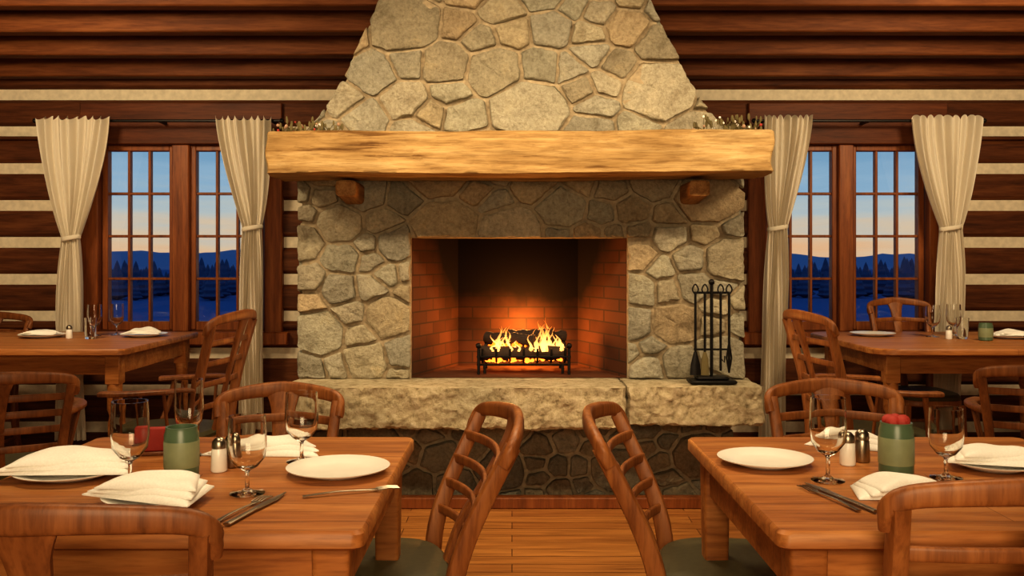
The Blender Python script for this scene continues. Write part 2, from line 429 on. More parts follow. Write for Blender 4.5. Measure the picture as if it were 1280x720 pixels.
CH = [0.159+0.228*k for k in range(10)]
WINS = [(-2.60, -1.46), (1.50, 2.62)]; WZ0, WZ1 = 0.76, 1.93
mb = MB()
def segs(z0, z1):
    out = []
    for a, b in ((z0, min(z1, WZ0)), (max(z0, WZ0), min(z1, WZ1)), (max(z0, WZ1), z1)):
        if b-a < 0.002: continue
        if a >= WZ0-1e-6 and b <= WZ1+1e-6:
            xs = [-4.6]+[x for w in WINS for x in w]+[4.6]
            for k in range(0, len(xs), 2): out.append((xs[k], xs[k+1], a, b))
        else: out.append((-4.6, 4.6, a, b))
    return out
prev = 0.0
for c in CH+[2.40]:
    top = c-0.030 if c < 2.3 else 2.34
    for x0, x1, a, b in segs(prev, top): mb.box(x0, x1, WY-0.035, WY+0.16, a, b, M_LOG, 0.026)
    if c < 2.3:
        for x0, x1, a, b in segs(c-0.045, c+0.045): mb.box(x0, x1, WY-0.012, WY+0.14, a, b, M_CHINK, 0.006)
    prev = c+0.030
mb.obj('wall_back')

def chinkwall():
    m, nt, b = new_mat('log_chink_wall')
    tc = N(nt, 'ShaderNodeTexCoord'); sp = N(nt, 'ShaderNodeSeparateXYZ'); nt.links.new(tc.outputs['Object'], sp.inputs[0])
    md = N(nt, 'ShaderNodeMath', operation='MODULO'); md.inputs[1].default_value = 0.228
    ad = N(nt, 'ShaderNodeMath', operation='ADD'); ad.inputs[1].default_value = 0.104
    nt.links.new(sp.outputs[2], ad.inputs[0]); nt.links.new(ad.outputs[0], md.inputs[0])
    gt = N(nt, 'ShaderNodeMath', operation='LESS_THAN'); gt.inputs[1].default_value = 0.06
    nt.links.new(md.outputs[0], gt.inputs[0])
    mx = N(nt, 'ShaderNodeMix', data_type='RGBA'); mx.inputs[6].default_value = (0.10, 0.031, 0.010, 1); mx.inputs[7].default_value = (0.66, 0.58, 0.43, 1)
    nt.links.new(gt.outputs[0], mx.inputs[0]); nt.links.new(mx.outputs[2], b.inputs['Base Color'])
    b.inputs['Roughness'].default_value = 0.7
    return m
M_CW = chinkwall()
for nm, xa, xb in (('wall_left', -4.75, -4.6), ('wall_right', 4.6, 4.75)):
    mb = MB(); P = [(-2.6, 0), (WY+0.16, 0), (WY+0.16, slope(WY+0.16)), (-2.6, slope(-2.6))]
    V = [(xa, y, z) for y, z in P]+[(xb, y, z) for y, z in P]
    mb.add(V, [(0, 1, 2, 3), (7, 6, 5, 4), (0, 4, 5, 1), (1, 5, 6, 2), (2, 6, 7, 3), (3, 7, 4, 0)], M_CW); mb.obj(nm, smooth=False)
mb = MB(); mb.box(-4.6, 4.6, -2.75, -2.6, 0, slope(-2.6), M_CW); mb.obj('wall_front', smooth=False)
# ceiling slab + purlins
mb = MB()
V = [(x, y, slope(y)+dz) for x in (-4.75, 4.75) for y in (-2.75, WY+0.2) for dz in (0.10, 0.2)]
mb.add(V, [(0, 1, 3, 2), (4, 6, 7, 5), (0, 4, 5, 1), (2, 3, 7, 6), (0, 2, 6, 4), (1, 5, 7, 3)], M_CEIL); mb.obj('ceiling', smooth=False)
mb = MB()
y = WY-0.12
while y > -2.3:
    z = slope(y)
    for x0, x1 in ((-4.6, -0.66), (0.70, 4.6)) if y > 4.4 else ((-4.6, 4.6),):
        mb.box(x0, x1, y-0.05, y+0.05, z-0.035, z+0.13, M_BEAM, 0.008)
    y -= 0.27
mb.obj('ceiling_beams')

# ------------------------------------------------------------------ windows
def window(name, x0, x1, s1, s2):
    mb = MB(); yf = WY-0.06
    z0, z1 = 0.76, 1.93
    mb.box(x0-0.05, x0+0.06, yf, WY+0.1, z0-0.04, z1+0.03, M_CASE, 0.006)
    mb.box(x1-0.06, x1+0.05, yf, WY+0.1, z0-0.04, z1+0.03, M_CASE, 0.006)
    mb.box(x0-0.05, x1+0.05, yf-0.005, WY+0.1, z1-0.03, z1+0.225, M_HEAD, 0.006)
    mb.box(x0-0.09, x1+0.09, yf-0.04, WY+0.1, z0-0.09, z0-0.01, M_CASE, 0.008)
    mb.box(s1[1]+0.03, s2[0]-0.03, yf+0.01, WY+0.1, z0-0.01, z1-0.03, M_CASE, 0.006)
    for a, b in (s1, s2):
        ya, yb = WY-0.01, WY+0.05
        mb.box(a-0.035, a, ya, yb, z0, z1-0.03, M_CASE, 0.004); mb.box(b, b+0.035, ya, yb, z0, z1-0.03, M_CASE, 0.004)
        mb.box(a, b, ya, yb, z1-0.065, z1-0.03, M_CASE, 0.004); mb.box(a, b, ya, yb, z0-0.01, z0+0.05, M_CASE, 0.004)
        for k in (1, 2):
            x = a+(b-a)*k/3; mb.box(x-0.008, x+0.008, ya+0.01, yb-0.01, z0+0.05, z1-0.06, M_CASE, 0.003)
        for k in (1, 2, 3):
            z = z0+0.05+(z1-0.065-z0-0.05)*k/4; mb.box(a, b, ya+0.012, yb-0.012, z-0.008, z+0.008, M_CASE, 0.003)
        mb.box(a-0.002, b+0.002, WY+0.017, WY+0.021, z0+0.04, z1-0.05, M_PANE)
    mb.obj(name)
window('window_1', -2.60, -1.46, (-2.50, -2.12), (-1.955, -1.575))
window('window_2', 1.50, 2.62, (1.60, 1.98), (2.13, 2.515))

# curtains
def curtain(name, top, waist, bot, zt, zw, zb, y, nf=9, ph=0.0):
    """top/waist/bot = (x centre, half width)"""
    mb = MB(); nu, nv = 120, 80; V = []; F = []
    for j in range(nv+1):
        t = j/nv; z = zt+(zb-zt)*t
        if z > zw:
            u = (zt-z)/(zt-zw); e = u**1.5; c = top[0]+(waist[0]-top[0])*(u*u*(3-2*u)*0.5+u*0.5); w = top[1]+(waist[1]-top[1])*e
        else:
            u = (zw-z)/(zw-zb); e = 1-(1-min(1, u*2.2))**2; c = waist[0]+(bot[0]-waist[0])*u; w = waist[1]+(bot[1]-waist[1])*e
        for i in range(nu+1):
            s = i/nu*2-1; a = 0.021*(w/top[1])**0.3
            fold = math.sin((s+0.06*math.sin(3*t+ph))*nf*math.pi+ph)+0.55*math.sin(s*nf*2.3+ph*2+t*4)+0.4*noise.noise(Vector((s*6, t*5, ph)))
            V.append((c+s*w+0.006*math.sin(t*9+s*5), y+a*fold+0.012*math.sin(t*7+ph), z+0.014*math.sin(s*nf*math.pi+ph)*(t < 0.02)))
    for j in range(nv):
        for i in range(nu): a = j*(nu+1)+i; F.append((a, a+1, a+nu+2, a+nu+1))
    mb.add(V, F, M_CURTAIN)
    ring = [(waist[0]+math.cos(k/12*2*math.pi)*(waist[1]+0.008), y+math.sin(k/12*2*math.pi)*0.035, zw+0.01*math.cos(k/12*2*math.pi)) for k in range(13)]
    mb.sweep(ring, (0.006, 0.014), M_CURTAIN)
    mb.obj(name, fix=False, angle=80)
curtain('curtain', (-2.60, 0.22), (-2.615, 0.045), (-2.62, 0.085), 2.035, 1.32, 0.12, 5.455, 9, 0.3)
curtain('curtain', (-1.60, 0.17), (-1.54, 0.050), (-1.555, 0.075), 2.035, 1.38, 0.12, 5.455, 8, 1.3)
curtain('curtain', (1.64, 0.15), (1.575, 0.050), (1.545, 0.075), 2.04, 1.38, 0.12, 5.455, 8, 2.1)
curtain('curtain', (2.58, 0.215), (2.60, 0.055), (2.565, 0.09), 2.04, 1.38, 0.12, 5.455, 9, 0.9)
for x0, x1 in ((-2.86, -1.38), (1.45, 2.83)):
    mb = MB(); mb.sweep([(x0, 5.515, 2.025), (x1, 5.515, 2.025)], 0.009, M_IRON)
    for x in (x0, x1): mb.blob((x, 5.515, 2.025), 0.015, M_IRON)
    for x in (x0+0.06, (x0+x1)/2, x1-0.06):
        mb.box(x-0.008, x+0.008, 5.515, 5.635, 2.018, 2.032, M_IRON)
    mb.obj('curtain_rod')

# ------------------------------------------------------------------ fireplace
FY = 4.560
def fl(z): return 0.55*max(0, 2.06-z)**1.5
def eL(z): return -0.940+0.455*(z-1.861)+0.02-fl(z)
def eR(z): return 0.985-0.490*(z-1.861)-0.02+fl(z)
BK = 5.64
mb = MB()
mb.box(-1.04, -0.5, FY, BK, 0.60, 1.70, M_MORTAR)
mb.box(0.572, 1.125, FY, BK, 0.60, 1.70, M_MORTAR)
mb.box(-0.5, 0.572, FY, 4.72, 1.302, 1.70, M_MORTAR)
mb.box(-0.5, 0.572, 5.16, BK, 0.60, 1.70, M_MORTAR)
mb.box(-0.97, 1.07, 4.50, BK, 0.0, 0.40, M_MORTAR)
mb.box(-1.03, 1.12, 4.63, BK, 0.40, 0.60, M_MORTAR)
masonry(mb, [(-1.063, 0.605), (1.15, 0.605), (1.15, 1.70), (-1.063, 1.70)], 0.215, lambda u, v, h: (u, FY-h, v), (-0.5, 0.572, 0.5, 1.302), seed=12)
masonry(mb, [(4.56, 0.61), (5.63, 0.61), (5.63, 1.70), (4.56, 1.70)], 0.2, lambda u, v, h: (-1.04-h*0.7, u, v), seed=23)
masonry(mb, [(4.56, 0.61), (5.63, 0.61), (5.63, 1.70), (4.56, 1.70)], 0.2, lambda u, v, h: (1.125+h*0.7, u, v), seed=24)
masonry(mb, [(-0.98, 0.0), (1.08, 0.0), (1.08, 0.40), (-0.98, 0.40)], 0.19, lambda u, v, h: (u, 4.50-h, v), seed=31, dark=0.60)  # shade under the hearth overhang is put into the base stones' colour
mb.obj('stone_fireplace', angle=50, fix=True)
mb = MB(); zs = [1.702, 1.80, 1.90, 2.0, 2.10, 2.62]
mb.prism([(eR(z), z) for z in zs]+[(eL(z), z) for z in reversed(zs)], FY, BK, M_MORTAR)
masonry(mb, [(eR(z)+.022, z) for z in zs]+[(eL(z)-.022, z) for z in reversed(zs)], 0.25, lambda u, v, h: (u, FY-h, v), seed=14, stretch=1.25, dark=0.93)
masonry(mb, [(4.56, 1.72), (5.63, 1.72), (5.63, 2.28), (4.56, 2.55)], 0.22, lambda u, v, h: (eL(v)-h*0.7, u, v), seed=21)
masonry(mb, [(4.56, 1.72), (5.63, 1.72), (5.63, 2.28), (4.56, 2.55)], 0.22, lambda u, v, h: (eR(v)+h*0.7, u, v), seed=22)
mb.obj('stone_chimney', angle=50, fix=True)

# firebox (brick lining)
mb = MB()
zt = 1.62
A = [(-0.498, 4.585), (-0.30, 5.12), (0.367, 5.12), (0.570, 4.585)]
V = [(x, y, z) for x, y in A for z in (0.606, zt)]
mb.add(V, [(0, 2, 3, 1), (2, 4, 5, 3), (4, 6, 7, 5), (1, 3, 5, 7), (0, 6, 4, 2)], M_BRICK)
mb.obj('firebox_lining', smooth=False, fix=False)

def rough_slab(mb, x0, x1, y0, y1, z0, z1, mat, amp, nx, ny, nz, seed, freq=7, shape=None, stretch=(1, 1, 1), rnd=0.010):
    idx = {}; V = []; F = []
    def vid(i, j, k):
        if (i, j, k) not in idx:
            p = Vector((x0+(x1-x0)*i/nx, y0+(y1-y0)*j/ny, z0+(z1-z0)*k/nz))
            q = Vector((p.x*stretch[0], p.y*stretch[1], p.z*stretch[2]))*freq+Vector((seed, seed*2, 0))
            d = noise.noise_vector(q)*amp+noise.noise_vector(q*2.7)*amp*0.5+noise.noise_vector(q*7)*amp*0.25
            cx = (i in (0, nx))+(j in (0, ny))+(k in (0, nz))
            if cx >= 2:
                for ax, (ii, nn) in enumerate(((i, nx), (j, ny), (k, nz))):
                    if ii in (0, nn): d[ax] += (rnd if ii == 0 else -rnd)
            p = p+d
            if shape: p = shape(p)
            idx[i, j, k] = len(V); V.append(p)
        return idx[i, j, k]
    for i in range(nx):
        for j in range(ny):
            for k in (0, nz): F.append((vid(i, j, k), vid(i+1, j, k), vid(i+1, j+1, k), vid(i, j+1, k)))
        for k in range(nz):
            for j in (0, ny): F.append((vid(i, j, k), vid(i+1, j, k), vid(i+1, j, k+1), vid(i, j, k+1)))
    for j in range(ny):
        for k in range(nz):
            for i in (0, nx): F.append((vid(i, j, k), vid(i, j+1, k), vid(i, j+1, k+1), vid(i, j, k+1)))
    mb.add(V, F, mat)
mb = MB()
def flat_top(p):
    if p.z > 0.585: p.z = 0.603+(p.z-0.603)*0.12
    return p
rough_slab(mb, -1.06, 0.525, 4.24, 4.62, 0.410, 0.603, M_SLAB, 0.013, 170, 24, 22, 3, 16, flat_top)
rough_slab(mb, 0.535, 1.17, 4.27, 4.62, 0.425, 0.603, M_SLAB, 0.013, 70, 24, 20, 8, 16, flat_top)
mb.obj('stone_hearth', angle=50)

# mantel beam
mb = MB()
def mshape(p):
    t = (p.x+1.13)/2.32
    p.z += 0.004*math.sin(t*9)*(1 if p.z < 1.65 else 0.4)-0.008*(1-t)
    if p.x < -1.1: p.x += 0.008*math.sin(p.z*40)
    if p.x > 1.17: p.x += 0.010*math.sin(p.z*33+1)
    c = noise.noise(Vector((p.x*5+p.z*3, p.z*9, 5.0))); p.y += (round(c*5)/5)*0.012*(1 if p.y < 4.3 else 0)
    return p
rough_slab(mb, -1.12, 1.19, 4.16, 4.505, 1.584, 1.786, M_MANTEL, 0.006, 200, 14, 22, 15, 5, mshape, (0.4, 1, 1.8), 0.007)
mb.obj('mantel_beam', angle=60)
for x in (-0.775, 0.875):
    mb = MB(); mb.sweep([(x, 4.285, 1.528), (x, 4.29, 1.528), (x, 4.36, 1.525), (x, 4.45, 1.520), (x, 4.52, 1.515)], [(0.040, 0.030), (0.048, 0.037), (0.050, 0.040), (0.050, 0.045), (0.050, 0.050)], M_CORBEL, n=24, power=5)
    mb.obj('mantel_corbel')
mb = MB(); mb.box(-1.0, 1.1, 4.40, 4.46, 0.0, 0.055, M_CASE, 0.006); mb.obj('trim_1')

# grate, logs, flames
mb = MB()
gx, gy = 0.06, 4.84
for k in range(7):
    x = gx-0.21+0.07*k
    mb.sweep(smooth_path([(x, gy-0.16, 0.74), (x, gy-0.15, 0.69), (x, gy-0.08, 0.662), (x, gy+0.12, 0.662), (x, gy+0.14, 0.72)], 4), 0.006, M_IRON)
for yy, z in ((gy-0.12, 0.655), (gy+0.10, 0.655), (gy-0.158, 0.70)):
    mb.sweep([(gx-0.24, yy, z), (gx+0.24, yy, z)], 0.006, M_IRON)
for x in (gx-0.2, gx+0.2):
    for yy in (gy-0.12, gy+0.10): mb.sweep([(x, yy, 0.610), (x, yy, 0.658)], 0.008, M_IRON)
for x in (gx-0.23, gx+0.23):
    mb.sweep([(x, gy-0.16, 0.610), (x, gy-0.16, 0.745)], 0.008, M_IRON); mb.blob((x, gy-0.16, 0.755), 0.015, M_IRON)
mb.obj('fire_grate')
mb = MB()
def log(a, b, r):
    P = [Vector(a).lerp(Vector(b), t/12)+noise.noise_vector(Vector((t*.5, a[0]*9, 3)))*0.012 for t in range(13)]
    mb.sweep(P, [r*(1+0.12*math.sin(q*2.1)) for q in range(13)], M_CHAR, n=12)
log((gx-0.23, gy-0.08, 0.712), (gx+0.22, gy-0.07, 0.710), 0.036)
log((gx-0.21, gy+0.05, 0.715), (gx+0.22, gy+0.04, 0.715), 0.042)
log((gx-0.20, gy+0.04, 0.785), (gx+0.06, gy-0.08, 0.772), 0.030)
log((gx+0.22, gy+0.05, 0.79), (gx+0.02, gy-0.09, 0.765), 0.030)
log((gx-0.08, gy+0.03, 0.80), (gx+0.16, gy-0.02, 0.81), 0.022)
M_EMB = emis('embers', (1, 0.25, 0.03), (1, 0.14, 0.01), 4, 0.62, 0.72)
for _ in range(60):
    mb.blob((gx+R.uniform(-.20, .20), gy+R.uniform(-.14, .08), 0.674+R.uniform(0, .008)), R.uniform(.007, .015), M_EMB, n=6)
for _ in range(26):   # glowing coals lodged between the logs
    mb.blob((gx+R.uniform(-.18, .18), gy+R.uniform(-.11, -.03), 0.748+R.uniform(-.006, .010)), R.uniform(.005, .010), M_EMB, n=6)
mb.obj('burning_logs')
M_FL = emis('flame', (1.0, 0.50, 0.13), (1.0, 0.22, 0.02), 3.2, 0.73, 0.88, soft=True)
mb = MB(); rf = random.Random(5)
for _ in range(70):
    cl = rf.choice((-0.11, -0.07, 0.10, 0.12)); x = rf.gauss(cl, 0.05); x = max(-.2, min(.2, x)); y = rf.uniform(-.13, .06)
    h = (0.125 if cl > 0 else 0.095)*math.exp(-((x-cl)/0.07)**2)*rf.uniform(.5, 1.2)+0.022; w = 0.007+0.085*h*rf.uniform(.6, 1.3)
    P = []; S = []; pa = rf.uniform(0, 6)
    for t in range(14):
        u = t/13; P.append((gx+x+0.020*math.sin(u*5+pa)*u, gy+y+0.012*math.sin(u*4+pa*2)*u, 0.722+h*u))
        S.append((w*(math.sin(math.pi*min(1, u*0.75+0.2))**0.9)*(1-u)**0.8*(1+0.2*math.sin(u*12+pa))+0.0005, w*0.45*(1-u)**0.8+0.0005))
    mb.sweep(P, S, M_FL, n=8)
mb.obj('fire_flames')

# fireplace tool set
mb = MB(); tx, ty, z0 = 0.95, 4.38, 0.607
mb.box(tx-0.11, tx+0.11, ty-0.06, ty+0.06, z0, z0+0.018, M_IRON, 0.006)
mb.box(tx-0.075, tx+0.075, ty-0.045, ty+0.045, z0+0.018, z0+0.034, M_IRON, 0.006)
mb.sweep([(tx, ty, z0+0.02), (tx, ty, z0+0.47)], 0.008, M_IRON)
mb.blob((tx, ty, z0+0.48), 0.015, M_IRON)
mb.sweep([(tx-0.085, ty, z0+0.43), (tx+0.085, ty, z0+0.43)], 0.006, M_IRON)
mb.sweep([(tx-0.085, ty, z0+0.16), (tx+0.085, ty, z0+0.16)], 0.005, M_IRON)
for k, dx in enumerate((-0.08, -0.035, 0.04, 0.08)):
    x = tx+dx; yy = ty-0.015
    mb.sweep([(x, yy, z0+0.06), (x, yy, z0+0.43)], 0.006, M_IRON)
    mb.sweep(smooth_path([(x, yy, z0+0.42), (x+0.014, yy, z0+0.445), (x, yy, z0+0.47), (x-0.014, yy, z0+0.445), (x, yy, z0+0.42)], 4), 0.0035, M_IRON, up=(0, 1, 0))
    if k == 0: mb.sweep([(x, yy, z0+0.04), (x, yy, z0+0.09), (x, yy, z0+0.15)], [(0.028, 0.012), (0.024, 0.01), (0.008, 0.006)], M_IRON, up=(0, 1, 0))
    if k == 1: mb.sweep([(x, yy, z0+0.04), (x, yy, z0+0.12), (x, yy, z0+0.15)], [(0.022, 0.012), (0.016, 0.01), (0.007, 0.006)], M_LEAF, up=(0, 1, 0))
    if k == 2: mb.sweep([(x, yy, z0+0.12), (x+0.018, yy, z0+0.10), (x+0.02, yy, z0+0.13)], 0.004, M_IRON, up=(0, 1, 0))
    if k == 3:
        for sg in (-1, 1): mb.sweep([(x, yy, z0+0.2), (x+sg*0.012, yy, z0+0.12), (x, yy, z0+0.05)], 0.004, M_IRON, up=(0, 1, 0))
mb.obj('fireplace_tool_set')

# dried garlands on the mantel ends
def garland(x0, x1, y, z, seed):
    mb = MB(); rr = random.Random(seed)
    mb.sweep([(x0, y, z), ((x0+x1)/2, y+0.01, z+0.008), (x1, y, z)], 0.005, M_LEAF)
    for _ in range(60):
        x = rr.uniform(x0, x1); a = rr.uniform(-1.2, 1.2); L = rr.uniform(.02, .085)
        t = (x+math.sin(a)*L, y+rr.uniform(-.03, .03), z+math.cos(a)*L*0.9)
        mb.sweep([(x, y, z), t], 0.0015, M_LEAF, n=4)
        if rr.random() < .3: mb.blob(t, rr.uniform(.005, .010), rr.choice((M_FLOWER, M_FLOWER, M_RED, M_LINEN)), n=6)
        else: mb.blob(t, rr.uniform(.009, .016), M_LEAF, n=6, sx=0.5, sy=0.3, sz=1.2)
    mb.obj('dried_flower_garland')
garland(-1.10, -0.84, 4.38, 1.792, 1)
garland(0.90, 1.17, 4.38, 1.80, 2)

# ------------------------------------------------------------------ furniture
def table(name, x0, x1, y0, y1, h, leg=0.028, clipc=0.0, turned=False):
    mb = MB(); cx, cy = (x0+x1)/2, (y0+y1)/2; hx, hy = (x1-x0)/2, (y1-y0)/2
    r = max(clipc, 0.02); P = []
    for sx, sy, a0 in ((1, 1, 0), (-1, 1, 90), (-1, -1, 180), (1, -1, 270)):
        for k in range(5):
            a = math.radians(a0+90*k/4); P.append((sx*(hx-r)+r*math.cos(a), sy*(hy-r)+r*math.sin(a)))
    V = []; n = len(P)
    for ins, z in ((0.006, h-0.032), (0, h-0.027), (0, h-0.006), (0.005, h)):
        for x, y in P: V.append((x-math.copysign(ins, x), y-math.copysign(ins, y), z))
    F = [tuple(range(n)), tuple(3*n+k for k in range(n))]
    for a in range(3):
        for k in range(n): F.append((a*n+k, a*n+(k+1) % n, (a+1)*n+(k+1) % n, (a+1)*n+k))
    mb.add(V, F, M_TABLE)
    i = 0.05+clipc*0.5
    a0, b0 = hx-i, hy-i
    for s in (-1, 1):
        mb.box(-a0, a0, s*b0-0.011, s*b0+0.011, h-0.125, h-0.032, M_TABLE, 0.003)
        mb.box(s*a0-0.011, s*a0+0.011, -b0, b0, h-0.125, h-0.032, M_TABLE, 0.003)
        for t in (-1, 1):
            x, y = s*(a0-0.008), t*(b0-0.008)
            if turned:
                prof = [(.018, 0), (.024, .02), (.018, .05), (.026, .25), (.032, .42), (.024, .46), (.034, .49), (.034, h-.16)]
                mb.lathe(prof, M_TABLE, (x, y, 0), 16)
                mb.box(x-.034, x+.034, y-.034, y+.034, h-.17, h-.033, M_TABLE, .003)
            else:
                mb.sweep([(x, y, 0), (x, y, h-0.033)], [(leg*0.7, leg*0.7), (leg*1.15, leg*1.15)], M_TABLE, up=(0, 1, 0), n=16, power=8)
    return mb.obj(name, (cx, cy, 0))
table('dining_table', -1.02, -0.24, 1.48, 2.27, 0.76)
table('dining_table', 0.43, 1.25, 1.48, 2.27, 0.76)
table('dining_table', -3.1, -1.79, 4.25, 5.28, 0.78, clipc=0.04, turned=True)
table('dining_table', 1.68, 3.0, 4.25, 5.28, 0.78, clipc=0.12, turned=True)

def chair(loc, rot, mat=M_CHAIR, H=0.87, arms=False, w=1.0, name='dining_chair', splat=True, lean=0.0, slats=(0.24, 0.44, 0.62, 0.80)):
    """faces +Y locally, back at -Y"""
    mb = MB(); W = 0.2*w
    n = 36; V = []; F = []
    def ring(sc, z):
        for k in range(n):
            a = 2*math.pi*k/n; c, s = math.cos(a), math.sin(a)
            x = math.copysign(abs(c)**0.6, c)*(W+0.02)*sc*(1+0.07*s); y = math.copysign(abs(s)**0.6, s)*0.215*sc
            V.append((x, y, z))
    for sc, z in ((0.95, 0.415), (1, 0.422), (1, 0.44), (0.98, 0.447)): ring(sc, z)
    F.append(tuple(range(n)))
    for a in range(3):
        for k in range(n): F.append((a*n+k, a*n+(k+1) % n, (a+1)*n+(k+1) % n, (a+1)*n+k))
    F.append(tuple(3*n+k for k in range(n)))
    mb.add(V, F, mat)
    V = []; F = []
    for sc, z in ((0.96, 0.445), (0.98, 0.462), (0.92, 0.476), (0.6, 0.482), (0.2, 0.483)): ring(sc, z)
    for a in range(4):
        for k in range(n): F.append((a*n+k, a*n+(k+1) % n, (a+1)*n+(k+1) % n, (a+1)*n+k))
    F.append(tuple(range(n))); F.append(tuple(4*n+k for k in range(n)))
    mb.add(V, F, M_SEAT)
    dz = H-0.87
    for s in (-1, 1):
        mb.sweep([(s*W*1.08, 0.20, 0), (s*W*0.97, 0.165, 0.42)], [(0.013, 0.013), (0.021, 0.021)], mat, up=(0, 1, 0), n=12, power=4)
        mb.sweep(smooth_path([(s*W*0.98, -0.27, 0), (s*W*0.93, -0.205, 0.22), (s*W*0.93, -0.19, 0.44), (s*W*0.99, -0.215-lean*.3, 0.62+dz*.5), (s*W*1.10, -0.285-lean, 0.845+dz)], 5),
                 [(0.013, 0.017), (0.016, 0.022), (0.016, 0.021), (0.015, 0.017)], mat, up=(0, 1, 0), n=12, power=4)
        mb.sweep([(s*W*1.0, 0.18, 0.18), (s*W*0.94, -0.21, 0.18)], 0.009, mat)
        if arms:
            mb.sweep(smooth_path([(s*W*1.0, -0.225, 0.66), (s*W*1.25, -0.12, 0.665), (s*W*1.33, 0.05, 0.655), (s*W*1.22, 0.165, 0.65)], 6), [(0.016, 0.010), (0.02, 0.011), (0.024, 0.012), (0.03, 0.012)], mat, n=12, power=3)
            mb.sweep(smooth_path([(s*W*1.0, 0.15, 0.43), (s*W*1.2, 0.12, 0.54), (s*W*1.27, 0.10, 0.65)], 5), 0.012, mat, up=(0, 1, 0))
            for q in (0.0, -0.1):
                mb.sweep([(s*W*1.03, q, 0.44), (s*W*1.27, q, 0.655)], 0.007, mat, up=(0, 1, 0))
    mb.sweep([(-W, 0.0, 0.18), (W, 0.0, 0.18)], 0.009, mat)
    mb.sweep([(-W*0.95, -0.235, 0.27), (W*0.95, -0.235, 0.27)], 0.009, mat)
    mb.sweep([(-W, 0.19, 0.25), (W, 0.19, 0.25)], 0.009, mat)
    z = 0.86+dz
    mb.sweep(smooth_path([(-W*1.15, -0.262-lean, z-0.055), (-W*1.17, -0.278-lean, z-0.022), (-W*1.02, -0.295-lean, z+0.0), (-W*0.55, -0.322-lean, z+0.012), (0, -0.336-lean, z+0.017), (W*0.55, -0.322-lean, z+0.012), (W*1.02, -0.295-lean, z), (W*1.17, -0.278-lean, z-0.022), (W*1.15, -0.262-lean, z-0.055)], 5),
             [(0.012, 0.013), (0.012, 0.016), (0.012, 0.018), (0.012, 0.020), (0.012, 0.022), (0.012, 0.020), (0.012, 0.018), (0.012, 0.016), (0.012, 0.013)], mat, n=16, power=3)
    for f in slats:
        zz = 0.47+(z-0.47)*f; yb = -0.19-(0.095+lean)*(f**1.6); xx = W*(0.94+0.14*f)
        mb.sweep(smooth_path([(-xx, yb, zz), (-xx*.5, yb-0.028, zz+.004), (0, yb-0.038, zz+.006), (xx*.5, yb-0.028, zz+.004), (xx, yb, zz)], 5), (0.006, 0.012), mat, n=12, power=4)
    if splat:
        mb.sweep(smooth_path([(0, -0.19, 0.44), (0, -0.225-lean*.2, 0.56), (0, -0.270-lean*.6, 0.69+dz*.6), (0, -0.318-lean, z-.04), (0, -0.334-lean, z+.01)], 5),
                 [(0.024, 0.008), (0.018, 0.008), (0.018, 0.008), (0.032, 0.009), (0.055, 0.010)], mat, up=(0, 1, 0), n=12, power=4)
    return mb.obj(name, loc, rot)
PI = math.pi
# beside the near tables, seen edge-on
chair((-0.355, 2.18, 0), PI/2+0.20, M_CHAIR, 0.81, lean=0.035)
chair((0.55, 2.18, 0), -PI/2-0.20, M_CHAIR, 0.81, lean=0.035)
# nearest pair, backs to the viewer
chair((-0.665, 1.55, 0), 0.05, M_CHAIRD, 0.848, slats=(0.24, 0.42, 0.58, 0.73))
chair((0.80, 1.69, 0), 0.03, M_CHAIR, 0.85, slats=(0.24, 0.42, 0.58, 0.73))
# far side of near tables, facing us
chair((-0.655, 2.37, 0), PI+0.05, M_CHAIR, 0.81, w=0.74)
chair((0.90, 2.38, 0), PI-0.1, M_CHAIR, 0.82, w=0.78)
# armchairs by the far tables
chair((-1.47, 3.95, 0), PI/2-0.10, M_CHAIRD, 0.955, arms=True, name='armchair')
chair((1.54, 3.95, 0), -PI/2+0.10, M_CHAIR, 0.955, arms=True, name='armchair')
chair((-1.84, 3.30, 0), 0.5, M_CHAIRD, 0.80, arms=True, name='armchair')
chair((1.95, 3.32, 0), -0.5, M_CHAIRD, 0.82, arms=True, name='armchair')
chair((2.24, 5.05, 0), PI, M_CHAIR, 0.945, w=0.74)
chair((-3.02, 5.05, 0), PI, M_CHAIRD, 0.86)

# ------------------------------------------------------------------ tableware
def plate(x, y, z, r=0.11):
    mb = MB(); k = r/0.11
    mb.lathe([(.062*k, 0), (.066*k, .003), (.108*k, .014), (.11*k, .0165), (.107*k, .0165), (.075*k, .008), (.06*k, .0055), (0, .0055)], M_CERAMIC, n=40)
    return mb.obj('dinner_plate', (x, y, z), angle=60)
def goblet(x, y, z, h=0.16, r=0.034, name='wine_glass'):
    mb = MB(); k = h
    pr = [(0.9*r, 0), (0.9*r, .002), (.3*r, .006), (.004, .012), (.0035, .26*k), (.006, .30*k), (.55*r, .35*k), (.9*r, .46*k), (r, .62*k), (.97*r, .82*k), (.93*r, k),
          (.89*r, k), (.93*r, .82*k), (.95*r, .62*k), (.84*r, .47*k), (.45*r, .37*k), (0.0, .335*k)]
    mb.lathe(pr, M_GLASS, n=28); return mb.obj(name, (x, y, z), angle=70)
def tumbler(x, y, z, h=.11, r=.032):
    mb = MB(); mb.lathe([(r*.8, 0), (r*.84, .004), (r, h), (r*.94, h), (r*.78, .012), (0, .010)], M_GLASS, n=24)
    return mb.obj('water_glass', (x, y, z), angle=70)
